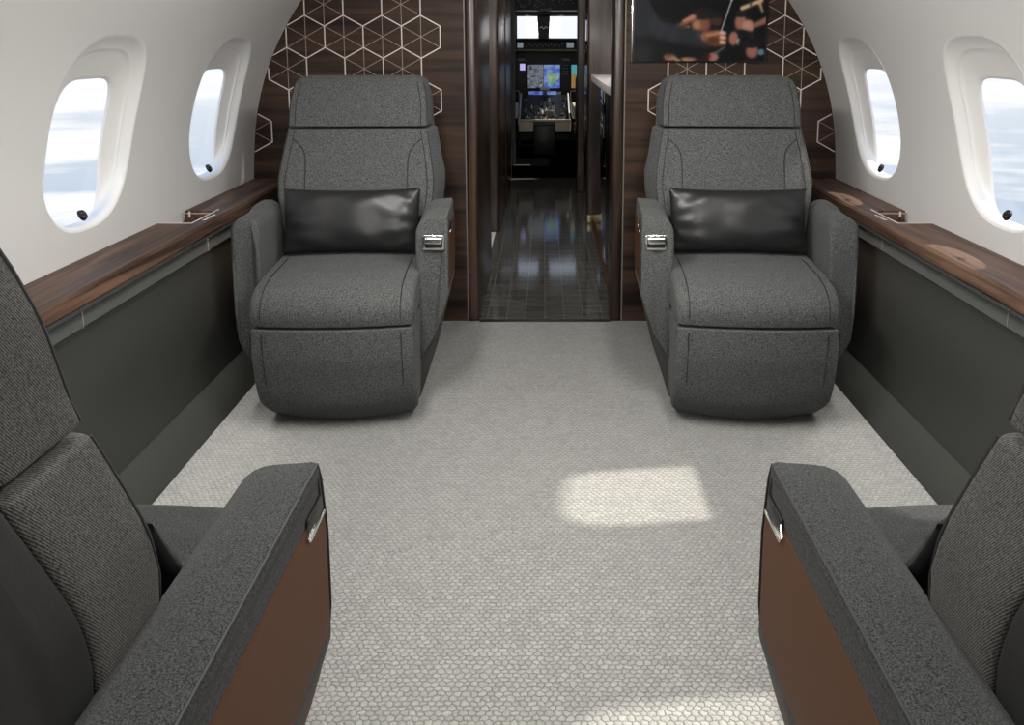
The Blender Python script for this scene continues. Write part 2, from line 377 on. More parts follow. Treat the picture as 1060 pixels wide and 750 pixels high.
# ------------------------------------------------------------ walls with windows
def build_wall(s, idx0):
    side = 'left' if s < 0 else 'right'
    bm = bmesh.new()
    Z0, Z1 = .535, 1.40
    centres = [WC + CELL * k for k in range(1, -5, -1)]
    OZ, HZ, HY = .884, .226, .188
    NA = 96
    def ring_open(c, grow=0):
        r = []
        for j in range(NA):
            a = 2 * PI * j / NA; ca, sa = math.cos(a), math.sin(a)
            e = 2 / (2.9 if sa > 0 else 2.6)
            yy = c + (HY + grow) * math.copysign(abs(ca) ** e, ca); zz = OZ + (HZ + grow) * math.copysign(abs(sa) ** e, sa)
            r.append((yy, zz))
        return r
    for c in centres:
        y0, y1 = c - CELL / 2, c + CELL / 2
        op = ring_open(c, .012)
        per = []
        for (yy, zz) in op:
            dy, dz = yy - c, zz - OZ; t = 1e9
            if dy > 1e-9: t = min(t, (y1 - c) / dy)
            if dy < -1e-9: t = min(t, (y0 - c) / dy)
            if dz > 1e-9: t = min(t, (Z1 - OZ) / dz)
            if dz < -1e-9: t = min(t, (Z0 - OZ) / dz)
            per.append((c + dy * t, OZ + dz * t))
        for cy, cz in ((y0, Z0), (y0, Z1), (y1, Z0), (y1, Z1)):      # snap nearest ring vertex to the cell corners
            i = min(range(NA), key=lambda q: abs(math.atan2(per[q][1] - OZ, per[q][0] - c) - math.atan2(cz - OZ, cy - c)))
            per[i] = (cy, cz)
        rings = []
        for k in range(11):
            t = k / 10
            rings.append([bm.verts.new((s * WX(o[1] + (p[1] - o[1]) * t), o[0] + (p[0] - o[0]) * t, o[1] + (p[1] - o[1]) * t)) for o, p in zip(op, per)])
        for A, B in zip(rings, rings[1:]):
            for j in range(NA):
                q = [A[j], A[(j + 1) % NA], B[(j + 1) % NA], B[j]]
                if (q[2].co - q[3].co).length > 1e-6: bm.faces.new(q)
                else: bm.faces.new(q[:3])
    # plain stretches in front of the last window and behind the first
    for ya, yb in ((centres[0] + CELL / 2, Y_BH + .02), (Y_REAR, centres[-1] - CELL / 2)):
        prev = None
        for k in range(25):
            z = Z0 + (Z1 - Z0) * k / 24
            cur = [bm.verts.new((s * WX(z), ya, z)), bm.verts.new((s * WX(z), yb, z))]
            if prev: bm.faces.new((prev[0], prev[1], cur[1], cur[0]))
            prev = cur
    bmesh.ops.remove_doubles(bm, verts=bm.verts[:], dist=1e-4)
    o = finish(bm, 'wall_' + side, 'white', angle=60); struct(o, 'warm white cabin side wall with rounded windows, %s side' % side, 'wall')
    # windows: moulded reveal + pane
    for i, c in enumerate(centres):
        bm = bmesh.new()
        pc, pz, ph, pv = c + .012, .835, .121, .180
        def pane_ring(grow, n=NA):
            r = []
            for j in range(n):
                a = 2 * PI * j / n; ca, sa = math.cos(a), math.sin(a); e = 2 / 5.0
                r.append((pc + (ph + grow) * math.copysign(abs(ca) ** e, ca), pz + (pv + grow) * math.copysign(abs(sa) ** e, sa)))
            return r
        P = pane_ring(0)
        def blend(t, grow, depth):
            out = []
            for (a, b) in zip(ring_open(c, grow), P):
                yy = a[0] + (b[0] - a[0]) * t; zz = a[1] + (b[1] - a[1]) * t
                out.append(bm.verts.new((s * (WX(zz) + depth), yy, zz)))
            return out
        rings = [blend(0, .0125, -.0005), blend(0, .009, .0006), blend(0, .0055, .0035), blend(0, .003, .008), blend(.04, 0, .013), blend(.12, 0, .019),
                 blend(.20, 0, .022), blend(.24, 0, .0225), blend(.26, 0, .027), blend(.35, 0, .030), blend(.6, 0, .037), blend(.9, 0, .043), blend(.985, 0, .045), blend(1.0, 0, .052)]
        for A, B in zip(rings, rings[1:]):
            for j in range(NA): bm.faces.new((A[j], A[(j + 1) % NA], B[(j + 1) % NA], B[j]))
        wo = finish(bm, 'window_%d' % (idx0 + i), 'reveal', angle=60)
        pos = ['nearest the front bulkhead', 'second from the front bulkhead', 'third from the front bulkhead', 'fourth from the front bulkhead', 'fifth from the front bulkhead', 'sixth from the front bulkhead'][i]
        struct(wo, 'rounded white cabin window on the %s wall, %s' % (side, pos), 'window')
        bm = bmesh.new(); vs = []
        for (yy, zz) in P: vs.append(bm.verts.new((s * (WX(zz) + .051), yy, zz)))
        cen = bm.verts.new((s * (WX(pz) + .051), pc, pz))
        for j in range(NA): bm.faces.new((vs[j], vs[(j + 1) % NA], cen))
        finish(bm, 'pane', 'glass', wo)
        # little round black shade button low in the reveal
        if i < 2:
            dz = .683
            e = empty('shade_button', (s * (WX(dz) + .001), c - .022, dz + .003))
            e.rotation_euler = (0, s * math.radians(-62), 0) if s > 0 else (0, math.radians(62), 0)
            tag(e, 'small black round shade button low in the %s-wall window %s' % (side, pos), 'button', 'window shade buttons')
            b2 = bmesh.new(); bmesh.ops.create_cone(b2, cap_ends=True, segments=24, radius1=.0145, radius2=.0125, depth=.006)
            for v in b2.verts: v.co.y *= 1.05
            finish(b2, 'button_cap', 'black', e)
            b2 = bmesh.new()
            for q in range(4):
                a = PI / 4 + q * PI / 2
                bmesh.ops.create_cone(b2, cap_ends=True, segments=10, radius1=.0021, radius2=.0018, depth=.0018, matrix=Matrix.Translation((math.cos(a) * .0065, math.sin(a) * .0065, .0038)))
            finish(b2, 'dot_marks', 'chrome', e)
build_wall(-1, 1); build_wall(1, 7)

# ceiling
bm = bmesh.new(); prev = None
CP = [(WX(1.40), 1.40), (.735, 1.455), (.66, 1.51), (.56, 1.565), (.44, 1.61), (.28, 1.64), (0, 1.655)]
CP = CP + [(-x, z) for x, z in CP[-2::-1]]
for x, z in CP:
    cur = [bm.verts.new((x, Y_REAR, z)), bm.verts.new((x, Y_BH + .02, z))]
    if prev: bm.faces.new((prev[0], prev[1], cur[1], cur[0]))
    prev = cur
struct(finish(bm, 'ceiling', 'white'), 'curved white cabin ceiling over the seats', 'ceiling')
# rear closing wall
bm = bmesh.new(); vs = [bm.verts.new(p) for p in ((-1.15, Y_REAR, -.02), (1.15, Y_REAR, -.02), (1.15, Y_REAR, 1.7), (-1.15, Y_REAR, 1.7))]; bm.faces.new(vs)
struct(finish(bm, 'wall_rear', 'white', smooth=False), 'plain cabin wall closing the cabin behind the camera', 'wall')

# floor (carpet)
bm = bmesh.new(); vs = [bm.verts.new(p) for p in ((-.95, Y_REAR, 0), (.95, Y_REAR, 0), (.95, Y_BH, 0), (-.95, Y_BH, 0))]; bm.faces.new(vs)
struct(finish(bm, 'floor', 'carpet', smooth=False), 'light grey nubby woven carpet covering the cabin floor', 'floor')

# lower side walls, ledge strip, duct
for s, side in ((-1, 'left'), (1, 'right')):
    bm = bmesh.new()
    poly = [(1.0, .520), (1.0, .115), (1.003, .105), (1.002, .098), (.985, .078), (.962, .035), (.952, .006), (.951, -.01)]
    prev = None
    for x, z in poly:
        cur = [bm.verts.new((s * x, Y_REAR, z)), bm.verts.new((s * x, Y_BH, z))]
        if prev: bm.faces.new((prev[0], prev[1], cur[1], cur[0]))
        prev = cur
    struct(finish(bm, 'baseboard_' + side, 'lowwall', angle=30), 'dark grey lower side wall panel with sloped kick panel, %s side' % side, 'wall panel')
    st = empty('sidewall_strip', (s * 1.0, 0, .5))
    tag(st, 'grey satin strip running under the wooden ledge on the %s wall' % side, 'trim strip', 'strips under the ledges')
    ys = [Y_REAR, .36, 1.02, 1.68, 2.34, Y_BH]
    for a, b in zip(ys, ys[1:]):
        slab('strip_panel', roundpoly([(-.014 * s, .002, 0), (-.012 * s, .042, .002), (.02 * s, .042, 0), (.02 * s, -.002, 0), (-.004 * s, -.006, .002)]), a + .0012, b - .0012, .001, 'y', 'strip', st)
    for yy in ys[1:-1]:
        box('joint_line', -.0122 * s - .002, -.0122 * s + .004, yy - .0012, yy + .0012, .0, .041, 'seam', st, bev=0)
    # ledge
    lx0, lx1 = (.988, 1.140)
    led = empty('wooden_ledge', (0, 0, 0)); tag(led, 'walnut side ledge under the windows, running along the %s wall' % side, 'ledge', 'walnut side ledges')
    hy0, hy1, hx = 2.352, 2.535, 1.034
    poly = [Vector((s * a, b)) for a, b in ((.988, .548), (.990, .5435), (1.1345, .5435), (1.1345, .58), (.9985, .58), (.9905, .5735))]
    bm = bmesh.new()
    b_slab(bm, poly, Y_REAR, hy0, 0, 'y', n=2); b_slab(bm, poly, hy1, Y_BH, 0, 'y', n=2)
    p2 = [Vector((s * a, b)) for a, b in ((.988, .548), (.990, .5435), (hx, .5435), (hx, .58), (.9985, .58), (.9905, .5735))]
    b_slab(bm, p2, hy0, hy1, 0, 'y', n=1)
    finish(bm, 'ledge_board', 'walnut_y', led, angle=20)
    # recessed tray pocket with a light metal edge
    bm = bmesh.new()
    b_box(bm, *sorted((s * hx, s * 1.1345)), hy0, hy1, .5436, .548)
    b_box(bm, *sorted((s * (hx + .0005), s * (hx + .003))), hy0, hy1, .548, .5785)
    finish(bm, 'pocket', 'walnut_y', led)
    bm = bmesh.new()
    b_box(bm, *sorted((s * hx, s * 1.134)), hy0 - .0012, hy0 + .0025, .570, .5815)
    b_box(bm, *sorted((s * (hx - .0015), s * (hx + .002))), hy0, hy1 + .02, .570, .5815)
    finish(bm, 'pocket_edge', 'inlay', led)
    box('pocket_bar', *sorted((s * (hx + .004), s * 1.132)), hy1 - .024, hy1 - .0205, .574, .5785, 'inlay_thin', led, bev=.001)
    box('pocket_clasp', *sorted((s * 1.106, s * 1.110)), hy1 - .030, hy1 - .022, .566, .583, 'inlay', led, bev=.0008)
    # tiny etched writing beside the pocket (soft light strokes, as the photo shows it)
    bm = bmesh.new(); yy = hy0 + .045; rnd = random.Random(3)
    for k in range(7):
        x0 = 1.012
        hgt = .010 if k in (0, 4) else .0065
        pts = {0: [(0, 0), (hgt, .002), (hgt, .006), (0, .008)], 1: [(0, 0), (.006, .001), (.006, .006), (0, .006), (.001, 0)], 2: [(0, 0), (.006, 0), (.0, .005), (.006, .005)]}[k % 3]
        b_tube(bm, [(s * (x0 + (hgt - a if s > 0 else hgt - a)), yy + b * .9, .5803) for a, b in pts], .0008, 5)
        yy += .0115
    finish(bm, 'etched_writing', 'counter', led)

# ------------------------------------------------------------ bulkhead with hexagon inlay
def bulkhead(s):
    side = 'left' if s < 0 else 'right'
    root = empty('wall_front_' + side, (0, 0, 0)); struct(root, 'walnut bulkhead panel with rose gold hexagon line inlay, %s of the doorway' % side, 'bulkhead')
    bm = bmesh.new()
    inner = .309; pts = []
    zs = [0, .3, .56] + [.56 + .84 * k / 20 for k in range(1, 21)]
    out_ = [(WX(z) + .004 if z > .56 else (1.16 if z > .3 else 1.16), z) for z in zs] + [(.66, 1.51), (.44, 1.61), (.309, 1.64)]
    loop = [(inner, 0)] + out_ + [(inner, 1.60)]
    f = [bm.verts.new((s * x, Y_BH, z)) for x, z in loop]; b = [bm.verts.new((s * x, Y_BH + .03, z)) for x, z in loop]
    bm.faces.new(f); bm.faces.new(b[::-1])
    for i in range(len(loop)): j = (i + 1) % len(loop); bm.faces.new((f[i], f[j], b[j], b[i]))
    finish(bm, 'veneer_panel', 'walnut_x', root, smooth=False)
    # vertical seam strip and jamb
    box('seam_line', *sorted((s * .3045, s * .3090)), Y_BH - .0015, Y_BH + .02, .0, 1.64, 'seam', root, bev=0)
    # inlay
    W, HS, R = .1463, .0400, .0405   # width, half side, rise
    rows = {1: [1, 3, ], 0: [0, 1, 2, 3], -1: [1, 2, 4], -2: [0, 3], -3: [5]}
    X0 = .398
    def centre(row, k):
        z = 1.125 + row * .1205
        x = X0 + W * (k + .5) if row % 2 == 0 else X0 + W * k
        return x, z
    hexes = []
    for k in (0, 1, 2, 3): hexes.append((0, k))
    hexes += [(1, 1), (1, 3), (-1, 1), (-1, 2), (-1, 4), (-2, 0), (-2, 3), (-3, 5), (2, 1), (2, 2)]
    thick, thin = set(), set()
    for row, k in hexes:
        x, z = centre(row, k)
        c = [(x, z + HS + R), (x + W / 2, z + HS), (x + W / 2, z - HS), (x, z - HS - R), (x - W / 2, z - HS), (x - W / 2, z + HS)]
        c = [(round(a, 4), round(b_, 4)) for a, b_ in c]
        for i in range(6):
            e = tuple(sorted((c[i], c[(i + 1) % 6]))); thick.add(e)
        for i in range(6): thin.add((c[i], (round(x, 4), round(z, 4))))
    def clip(p, q, t0=0, t1=1):
        # keep the stretch that lies on the panel (inside the fuselage curve)
        ok = []
        for i in range(41):
            t = i / 40; x = p[0] + (q[0] - p[0]) * t; z = p[1] + (q[1] - p[1]) * t
            if x < WX(z) - .003 and z < 1.40: ok.append(t)
        if len(ok) < 2: return None
        return ok[0], ok[-1]
    for nm, edges, wd, mt, dp in (('hexagon_inlay', thick, .0021, 'inlay', .0022), ('star_inlay', thin, .0011, 'inlay_thin', .0014)):
        bm = bmesh.new()
        for p, q in edges:
            c = clip(p, q)
            if not c: continue
            P = Vector((p[0] + (q[0] - p[0]) * c[0], p[1] + (q[1] - p[1]) * c[0])); Q = Vector((p[0] + (q[0] - p[0]) * c[1], p[1] + (q[1] - p[1]) * c[1]))
            d = (Q - P).normalized(); nn = Vector((-d.y, d.x)) * wd; P2 = P - d * wd * .5; Q2 = Q + d * wd * .5
            L4 = [P2 + nn, Q2 + nn, Q2 - nn, P2 - nn]
            a = [bm.verts.new((s * v.x, Y_BH - dp, v.y)) for v in L4]; b = [bm.verts.new((s * v.x, Y_BH + .001, v.y)) for v in L4]
            bm.faces.new(a)
            for i in range(4): j = (i + 1) % 4; bm.faces.new((a[i], a[j], b[j], b[i]))
        finish(bm, nm, mt, root, smooth=False)
bulkhead(-1); bulkhead(1)

# ------------------------------------------------------------ corridor
CX = .270
def wbox(name, label, x0, x1, y0, y1, z0, z1, mt, bev=.004, cat='wall'):
    o = box(name, x0, x1, y0, y1, z0, z1, mt, None, bev, 3); struct(o, label, cat); return o
# corridor floor of dark tiles
bm = bmesh.new(); vs = [bm.verts.new(p) for p in ((-CX - .02, Y_BH, 0), (CX + .02, Y_BH, 0), (CX + .02, 6.72, 0), (-CX - .02, 6.72, 0))]; bm.faces.new(vs)
struct(finish(bm, 'floor_corridor', 'tile', smooth=False), 'dark polished stone tile floor of the forward corridor', 'floor')
wbox('trim_1', 'dark metal threshold strip between carpet and tiles', -.262, .262, Y_BH - .012, Y_BH + .010, -.01, .003, 'black', .001, 'threshold')
# entry bay on the left with pale floor
wbox('floor_entry', 'pale floor of the entry bay left of the corridor', -1.2, -CX - .02, 3.75, 4.74, -.03, 0.0, 'counter', 0, 'floor')
JX = .262
wbox('wall_corridor_left_front', 'glossy walnut wall panel beside the doorway, left of the corridor', -.3045, -JX, Y_BH, 3.93, 0, 1.66, 'walnut_z', .012)
wbox('wall_entry_front', 'walnut partition behind the left bulkhead', -1.2, -.3045, 3.20, 3.93, 0, 1.66, 'walnut_z', 0)
wbox('wall_corridor_left_rear', 'glossy walnut wall panel further along the corridor, left side', -1.2, -.268, 4.74, 5.55, 0, 1.7, 'walnut_z', .014)
wbox('door_1', 'walnut pocket door edge near the cockpit, left side', -.60, -.262, 5.56, 5.66, 0, 1.7, 'walnut_z', .010, 'door')
wbox('wall_corridor_left_end', 'dark walnut wall before the cockpit, left side', -.60, -.274, 5.67, 6.70, 0, 1.7, 'walnut_z', .006)
wbox('wall_entry_side', 'dark outer wall of the entry bay', -1.22, -1.18, 3.9, 4.8, 0, 1.7, 'lowwall', 0)
wbox('wall_corridor_right_front', 'walnut jamb beside the doorway, right of the corridor', JX, .3045, Y_BH, 3.30, 0, 1.66, 'walnut_z', .010)
wbox('wall_galley_back', 'walnut partition closing the galley towards the cockpit', .262, 1.2, 5.02, 5.14, 0, 1.7, 'walnut_z', .010)
wbox('wall_corridor_right_rear', 'smoked glass wall along the corridor beyond the galley', .270, .60, 5.15, 6.02, 0, 1.7, 'mirror2', .001)
wbox('door_2', 'walnut pocket door edge near the cockpit, right side', .236, .60, 6.05, 6.14, 0.0, 1.7, 'walnut_z', .010, 'door')
wbox('wall_corridor_right_end', 'dark walnut wall before the cockpit, right side', .280, .60, 6.15, 6.70, 0, 1.7, 'walnut_z', .006)
wbox('wall_galley_side', 'dark outer wall behind the galley', 1.16, 1.2, 3.2, 5.1, 0, 1.7, 'lowwall', 0)
wbox('ceiling_corridor', 'dark ceiling over the corridor', -1.22, 1.22, Y_BH + .03, 6.72, 1.66, 1.70, 'walnut_z', 0, 'ceiling')
wbox('floor_sub', 'dark underfloor below cabin and cockpit', -1.3, 1.3, Y_REAR - .05, 9.2, -.10, -.032, 'black', 0, 'floor')
# galley: smoked glass cabinet + white counter
g = empty('galley_cabinet', (.282, 4.1, 0)); tag(g, 'galley base cabinet with smoked mirror front along the right of the corridor', 'cabinet')
box('cabinet_body', .012, .86, -.795, .91, .03, .875, 'black', g)
box('mirror_front', .008, .0118, -.79, .905, .045, .870, 'mirror2', g, bev=.0005)
box('toe_kick', .004, .86, -.79, .90, .0, .012, 'tan', g)
c = box('galley_counter', .279, 1.14, 3.305, 5.015, .8765, .915, 'counter', None, .004); tag(c, 'white galley worktop on the smoked mirror cabinet', 'worktop')
c = box('door_stop_block', .262, .293, 4.975, 5.018, .001, .05, 'gold', None, .003); tag(c, 'small brass block at the foot of the walnut galley partition', 'block')

# ------------------------------------------------------------ cockpit
def wedge(name, label, x0, x1, y0, y1, z0, z1, mt='black', cat='wall'): return wbox(name, label, x0, x1, y0, y1, z0, z1, mt, 0, cat)
wedge('floor_cockpit', 'black cockpit floor', -1.2, 1.2, 6.719, 9.1, -.03, .10, 'void')
wedge('wall_cockpit_left', 'black cockpit side wall, left', -1.22, -1.1, 6.7, 8.9, .1, 1.12)
wedge('wall_cockpit_right', 'black cockpit side wall, right', 1.1, 1.22, 6.7, 8.9, .1, 1.12)
wedge('ceiling_cockpit', 'black cockpit ceiling', -1.2, 1.2, 6.7, 8.9, 1.66, 1.70, cat='ceiling')
wedge('wall_cockpit_front', 'black cockpit nose wall below the windscreen', -1.2, 1.2, 8.58, 8.66, .0, 1.154)
wedge('wall_cockpit_top', 'black frame above the windscreen', -1.2, 1.2, 8.58, 8.66, 1.376, 1.7)
wedge('wall_cockpit_behind_left', 'black partition behind the left pilot seat', -1.1, -.243, 6.76, 6.80, 0, 1.7)
wedge('wall_cockpit_behind_right', 'black partition behind the right pilot seat', .602, 1.1, 6.70, 6.74, 0, 1.7)
bm = bmesh.new()
pp = [(-.066, 1.14), (.040, 1.14), (.043, 1.30), (.052, 1.39), (-.078, 1.39), (-.070, 1.30)]
b_slab(bm, [Vector(p) for p in pp], 8.58, 8.66, 0, 'y', n=1); b_box(bm, -.62, -.288, 8.58, 8.66, 1.15, 1.38); b_box(bm, .62, 1.1, 8.58, 8.66, 1.15, 1.38); b_box(bm, -1.2, -.9, 8.58, 8.66, 1.15, 1.38)
b_box(bm, -.95, -.62, 8.58, 8.66, 1.15, 1.38)
struct(finish(bm, 'trim_2', 'black', smooth=False), 'black windscreen posts of the cockpit', 'window post')
for i, (a, b) in enumerate(((-.289, -.067), (.041, .621))):
    o = box('window_%d' % (13 + i), a, b, 8.60, 8.606, 1.153, 1.377, 'glass', bev=0); struct(o, 'bright cockpit windscreen pane, %s' % ('left' if i == 0 else 'right'), 'window')
t = empty('windscreen_fitting', (-.012, 8.565, 1.25)); tag(t, 'small pale wing-shaped fitting on the cockpit centre post', 'fitting')
tube('wing_bar', [(-.042, 0, .008), (-.018, 0, .02), (0, 0, -.004), (.018, 0, .02), (.042, 0, .008)], .006, 'counter', t)
bm = bmesh.new(); bmesh.ops.create_uvsphere(bm, u_segments=16, v_segments=10, radius=.013); finish(bm, 'hub', 'chrome', t)
for x in (-.18, .165):
    t = empty('sun_visor_hinge', (x, 8.56, 1.385)); tag(t, 'small metal visor hinge above the %s cockpit windscreen' % ('left' if x < 0 else 'right'), 'hinge', 'visor hinges above the windscreen')
    tube('hinge_bar', [(-.028, 0, .004), (0, 0, -.006), (.028, 0, .004)], .006, 'chrome', t)
    bm = bmesh.new(); bmesh.ops.create_uvsphere(bm, u_segments=12, v_segments=8, radius=.011); finish(bm, 'hinge_knob', 'chrome', t)
t = empty('overhead_panel', (0, 8.2, 1.52)); tag(t, 'dark overhead switch panel above the cockpit windscreen', 'control panel')
slab('panel_body', [Vector(p) for p in ((-.60, -.10), (.62, -.10), (.62, .12), (-.60, .12))], -.02, .30, .004, 'y', 'black', t, deform=lambda x, y, z: (x, y, z + (-.0 * y)))
M['grey'] = mat('dull_grey_knob', (.16, .15, .135, 1), .5)
bm = bmesh.new()
for k in range(70):
    x = random.uniform(-.32, .36); z = random.uniform(-.09, .09)
    b_box(bm, x - random.uniform(.003, .012), x + random.uniform(.003, .012), -.034, -.02, z - .005, z + .005)
finish(bm, 'switches', 'grey', t, smooth=False)['kind'] = 'stuff'
box('overhead_label', -.04, .03, -.03, -.02, -.098, -.084, 'grey', t)
# glareshield
t = empty('glareshield', (0, 8.30, 1.08)); tag(t, 'black cockpit glareshield with a champagne edge strip below the windscreen', 'dashboard top')
slab('shroud', roundpoly([(-.08, -.045, .01), (.26, -.045, 0), (.26, .062, 0), (-.06, .062, .03)]), -.7, .7, .01, 'x', 'black', t)
tube('edge_strip', [(-.7, -.085, -.047), (.7, -.085, -.047)], .009, 'gold', t)
M['bluegrey'] = mat('small_lit_display', (.02, .02, .03, 1), .4, emit=(.45, .55, .62, 1), estr=.35)
for x0, x1 in ((-.272, -.215), (.215, .285)): box('mode_display', x0, x1, -.092, -.078, -.022, .03, 'bluegrey', t)
bm = bmesh.new()
for k in range(14): x = -.18 + k * .027; b_box(bm, x - .007, x + .007, -.090, -.078, -.012 + .014 * (k % 2), .004 + .014 * (k % 2))
finish(bm, 'button_row', 'grey', t, smooth=False)
# instrument panel with displays
def screen_mat(name, cols, scale, strength=1.0, stretch=(1, 1, 1)):
    m = mat(name, (.01, .01, .01, 1), .3); nt, b, L = bsdf(m)
    tc = N(nt, 'ShaderNodeTexCoord'); mp = N(nt, 'ShaderNodeMapping'); mp.inputs['Scale'].default_value = stretch
    n = N(nt, 'ShaderNodeTexNoise'); n.inputs['Scale'].default_value = scale; n.inputs['Detail'].default_value = 3
    r = N(nt, 'ShaderNodeValToRGB'); L.new(tc.outputs['Object'], mp.inputs[0]); L.new(mp.outputs[0], n.inputs[0]); L.new(n.outputs[0], r.inputs[0])
    e = r.color_ramp.elements
    while len(e) < len(cols): e.new(.5)
    for i, c in enumerate(cols): e[i].position = .33 + .36 * i / (len(cols) - 1); e[i].color = c
    L.new(r.outputs[0], b.inputs['Emission Color']); b.inputs['Emission Strength'].default_value = strength
    return m
M['scr_grey'] = screen_mat('engine_page', [srgb(20, 22, 50), srgb(80, 90, 110), srgb(150, 160, 170), srgb(60, 60, 90), srgb(210, 215, 215)], 34, .55, (1, 1, 1.6))
M['scr_blue'] = screen_mat('map_page', [srgb(70, 90, 190), srgb(100, 130, 220), srgb(150, 180, 230), srgb(80, 110, 200)], 16, .6)
M['scr_green'] = screen_mat('map_land', [srgb(90, 160, 120), srgb(130, 190, 150), srgb(190, 200, 150)], 24, .6)
M['scr_cyan'] = mat('attitude_sky', (0, 0, 0, 1), .3, emit=srgb(90, 190, 205), estr=.55)
M['scr_ochre'] = mat('attitude_ground', (0, 0, 0, 1), .3, emit=srgb(190, 150, 85), estr=.5)
M['scr_lav'] = mat('standby_screen', (0, 0, 0, 1), .3, emit=srgb(190, 185, 240), estr=.9)
t = empty('instrument_panel', (0, 8.3, .75)); tag(t, 'black cockpit instrument panel with lit colour displays', 'instrument panel')
box('panel_face', -.72, .72, 0, .1, -.40, .28, 'black', t)
d = box('display', -.185, .165, -.012, -.001, -.105, .150, 'black', t)
box('engine_page', -.170, -.015, -.0135, -.0125, -.092, .140, 'scr_grey', d, bev=0)
box('map_page', -.010, .152, -.0135, -.0125, -.092, .140, 'scr_blue', d, bev=0)
bm = bmesh.new(); vs = []
for k in range(18):
    a = 2 * PI * k / 18; r = .052 + .016 * math.sin(3 * a + 1) + .008 * math.sin(7 * a)
    vs.append(bm.verts.new((.075 + r * math.cos(a), -.0142, .005 + r * 1.15 * math.sin(a))))
bm.faces.new(vs); finish(bm, 'map_land', 'scr_green', d, smooth=False)
for s_ in (-1, 1):
    d = box('display', *sorted((s_ * (.258 if s_ > 0 else .30), s_ * .44)), -.012, -.001, -.105, .150, 'black', t)
    box('sky_page', *sorted((s_ * (.266 if s_ > 0 else .308), s_ * .43)), -.0135, -.0125, .045, .140, 'scr_cyan', d, bev=0)
    box('ground_page', *sorted((s_ * (.266 if s_ > 0 else .308), s_ * .43)), -.0135, -.0125, -.092, .044, 'scr_ochre', d, bev=0)
box('standby_display', -.250, -.198, -.012, -.001, .085, .150, 'scr_lav', t)
for x in (-.228, .210): box('map_light', x - .038, x + .038, -.03, -.001, .175, .202, 'grey', t, bev=.006)
bm = bmesh.new()
for k in range(12):
    x = .185 + .02 * (k % 3); z = .135 - .03 * (k // 3); b_box(bm, x - .005, x + .005, -.008, 0, z - .006, z + .006)
finish(bm, 'knobs', 'grey', t, smooth=False)
box('lower_display', -.16, .12, -.03, -.001, -.20, -.125, 'scr_blue', t, bev=.001)
box('printed_card', .125, .165, -.03, -.001, -.20, -.13, 'counter', t, bev=.001)
# pedestal
t = empty('control_pedestal', (0, 7.6, 0)); tag(t, 'cockpit centre pedestal with levers and cream side skirts', 'control pedestal')
slab('pedestal_top', [Vector(p) for p in ((-.25, .415), (.0, .415), (.55, .60), (.55, .50), (.0, .36), (-.25, .38))], -.232, .226, .006, 'x', 'black', t)
for a, b in ((-.240, -.228), (.222, .234)): slab('edge_rail', [Vector(p) for p in ((-.26, .430), (.0, .435), (.50, .62), (.50, .56), (.0, .38), (-.26, .38))], a, b, .002, 'x', 'counter', t)
box('front_rail', -.238, .232, -.268, -.25, .408, .43, 'cream', t, bev=.004)
for a, b in ((-.235, -.104), (.094, .232)): box('side_skirt', a, b, -.262, -.20, .315, .407, 'cream', t, bev=.006)
box('pedestal_column', -.10, .09, -.22, .50, .10, .375, 'black', t, bev=.004)
tube('latch_handle', [(-.01, -.228, .33), (.012, -.232, .32), (.012, -.232, .24)], .006, 'grey', t)
def lever(x, y, z, h, lean, r=.011, mt='black'):
    lv = tube('lever', [(x, y, z), (x + lean, y - .02, z + h)], [.006, .005], 'chrome', t)
    bm = bmesh.new(); bmesh.ops.create_uvsphere(bm, u_segments=12, v_segments=8, radius=r, matrix=Matrix.Translation((x + lean, y - .02, z + h)))
    for v in bm.verts: v.co.z = (v.co.z - z - h) * 1.6 + z + h
    finish(bm, 'lever_knob', mt, lv)
lever(-.085, .05, .44, .10, -.02); lever(-.03, -.06, .42, .06, 0, .016, 'counter'); lever(.03, .12, .46, .12, .01, .013, 'counter'); lever(.075, .10, .45, .10, .0); lever(.0, .14, .46, .13, 0, .012)
box('throttle_box', .02, .085, .02, .08, .44, .485, 'grey', t, bev=.006)
bm = bmesh.new(); rr = random.Random(11)
for k in range(70):
    x = rr.uniform(-.21, .205); y = rr.uniform(-.23, .42); z = .417 + max(0, y) * .336
    q = rr.uniform(.005, .013); b_box(bm, x - q, x + q, y - q, y + q, z - .004, z + rr.uniform(.004, .024))
finish(bm, 'knobs', 'grey', t, smooth=False)['kind'] = 'stuff'
bm = bmesh.new()
for k in range(48):
    x = rr.uniform(-.21, .205); y = rr.uniform(-.23, .30); z = .417 + max(0, y) * .336
    q = rr.uniform(.003, .008); b_box(bm, x - q, x + q, y - q, y + q, z - .004, z + rr.uniform(.006, .02))
finish(bm, 'pale_switches', 'counter', t, smooth=False)['kind'] = 'stuff'
t = empty('pedestal_cap', (-.0, 8.19, .660)); tag(t, 'white grip on top of the centre pedestal', 'grip'); box('grip', -.045, .045, -.02, .02, -.02, .012, 'counter', t, bev=.008)
box('grip_stem', -.02, .02, -.012, .012, -.06, -.018, 'grey', t, bev=.004)
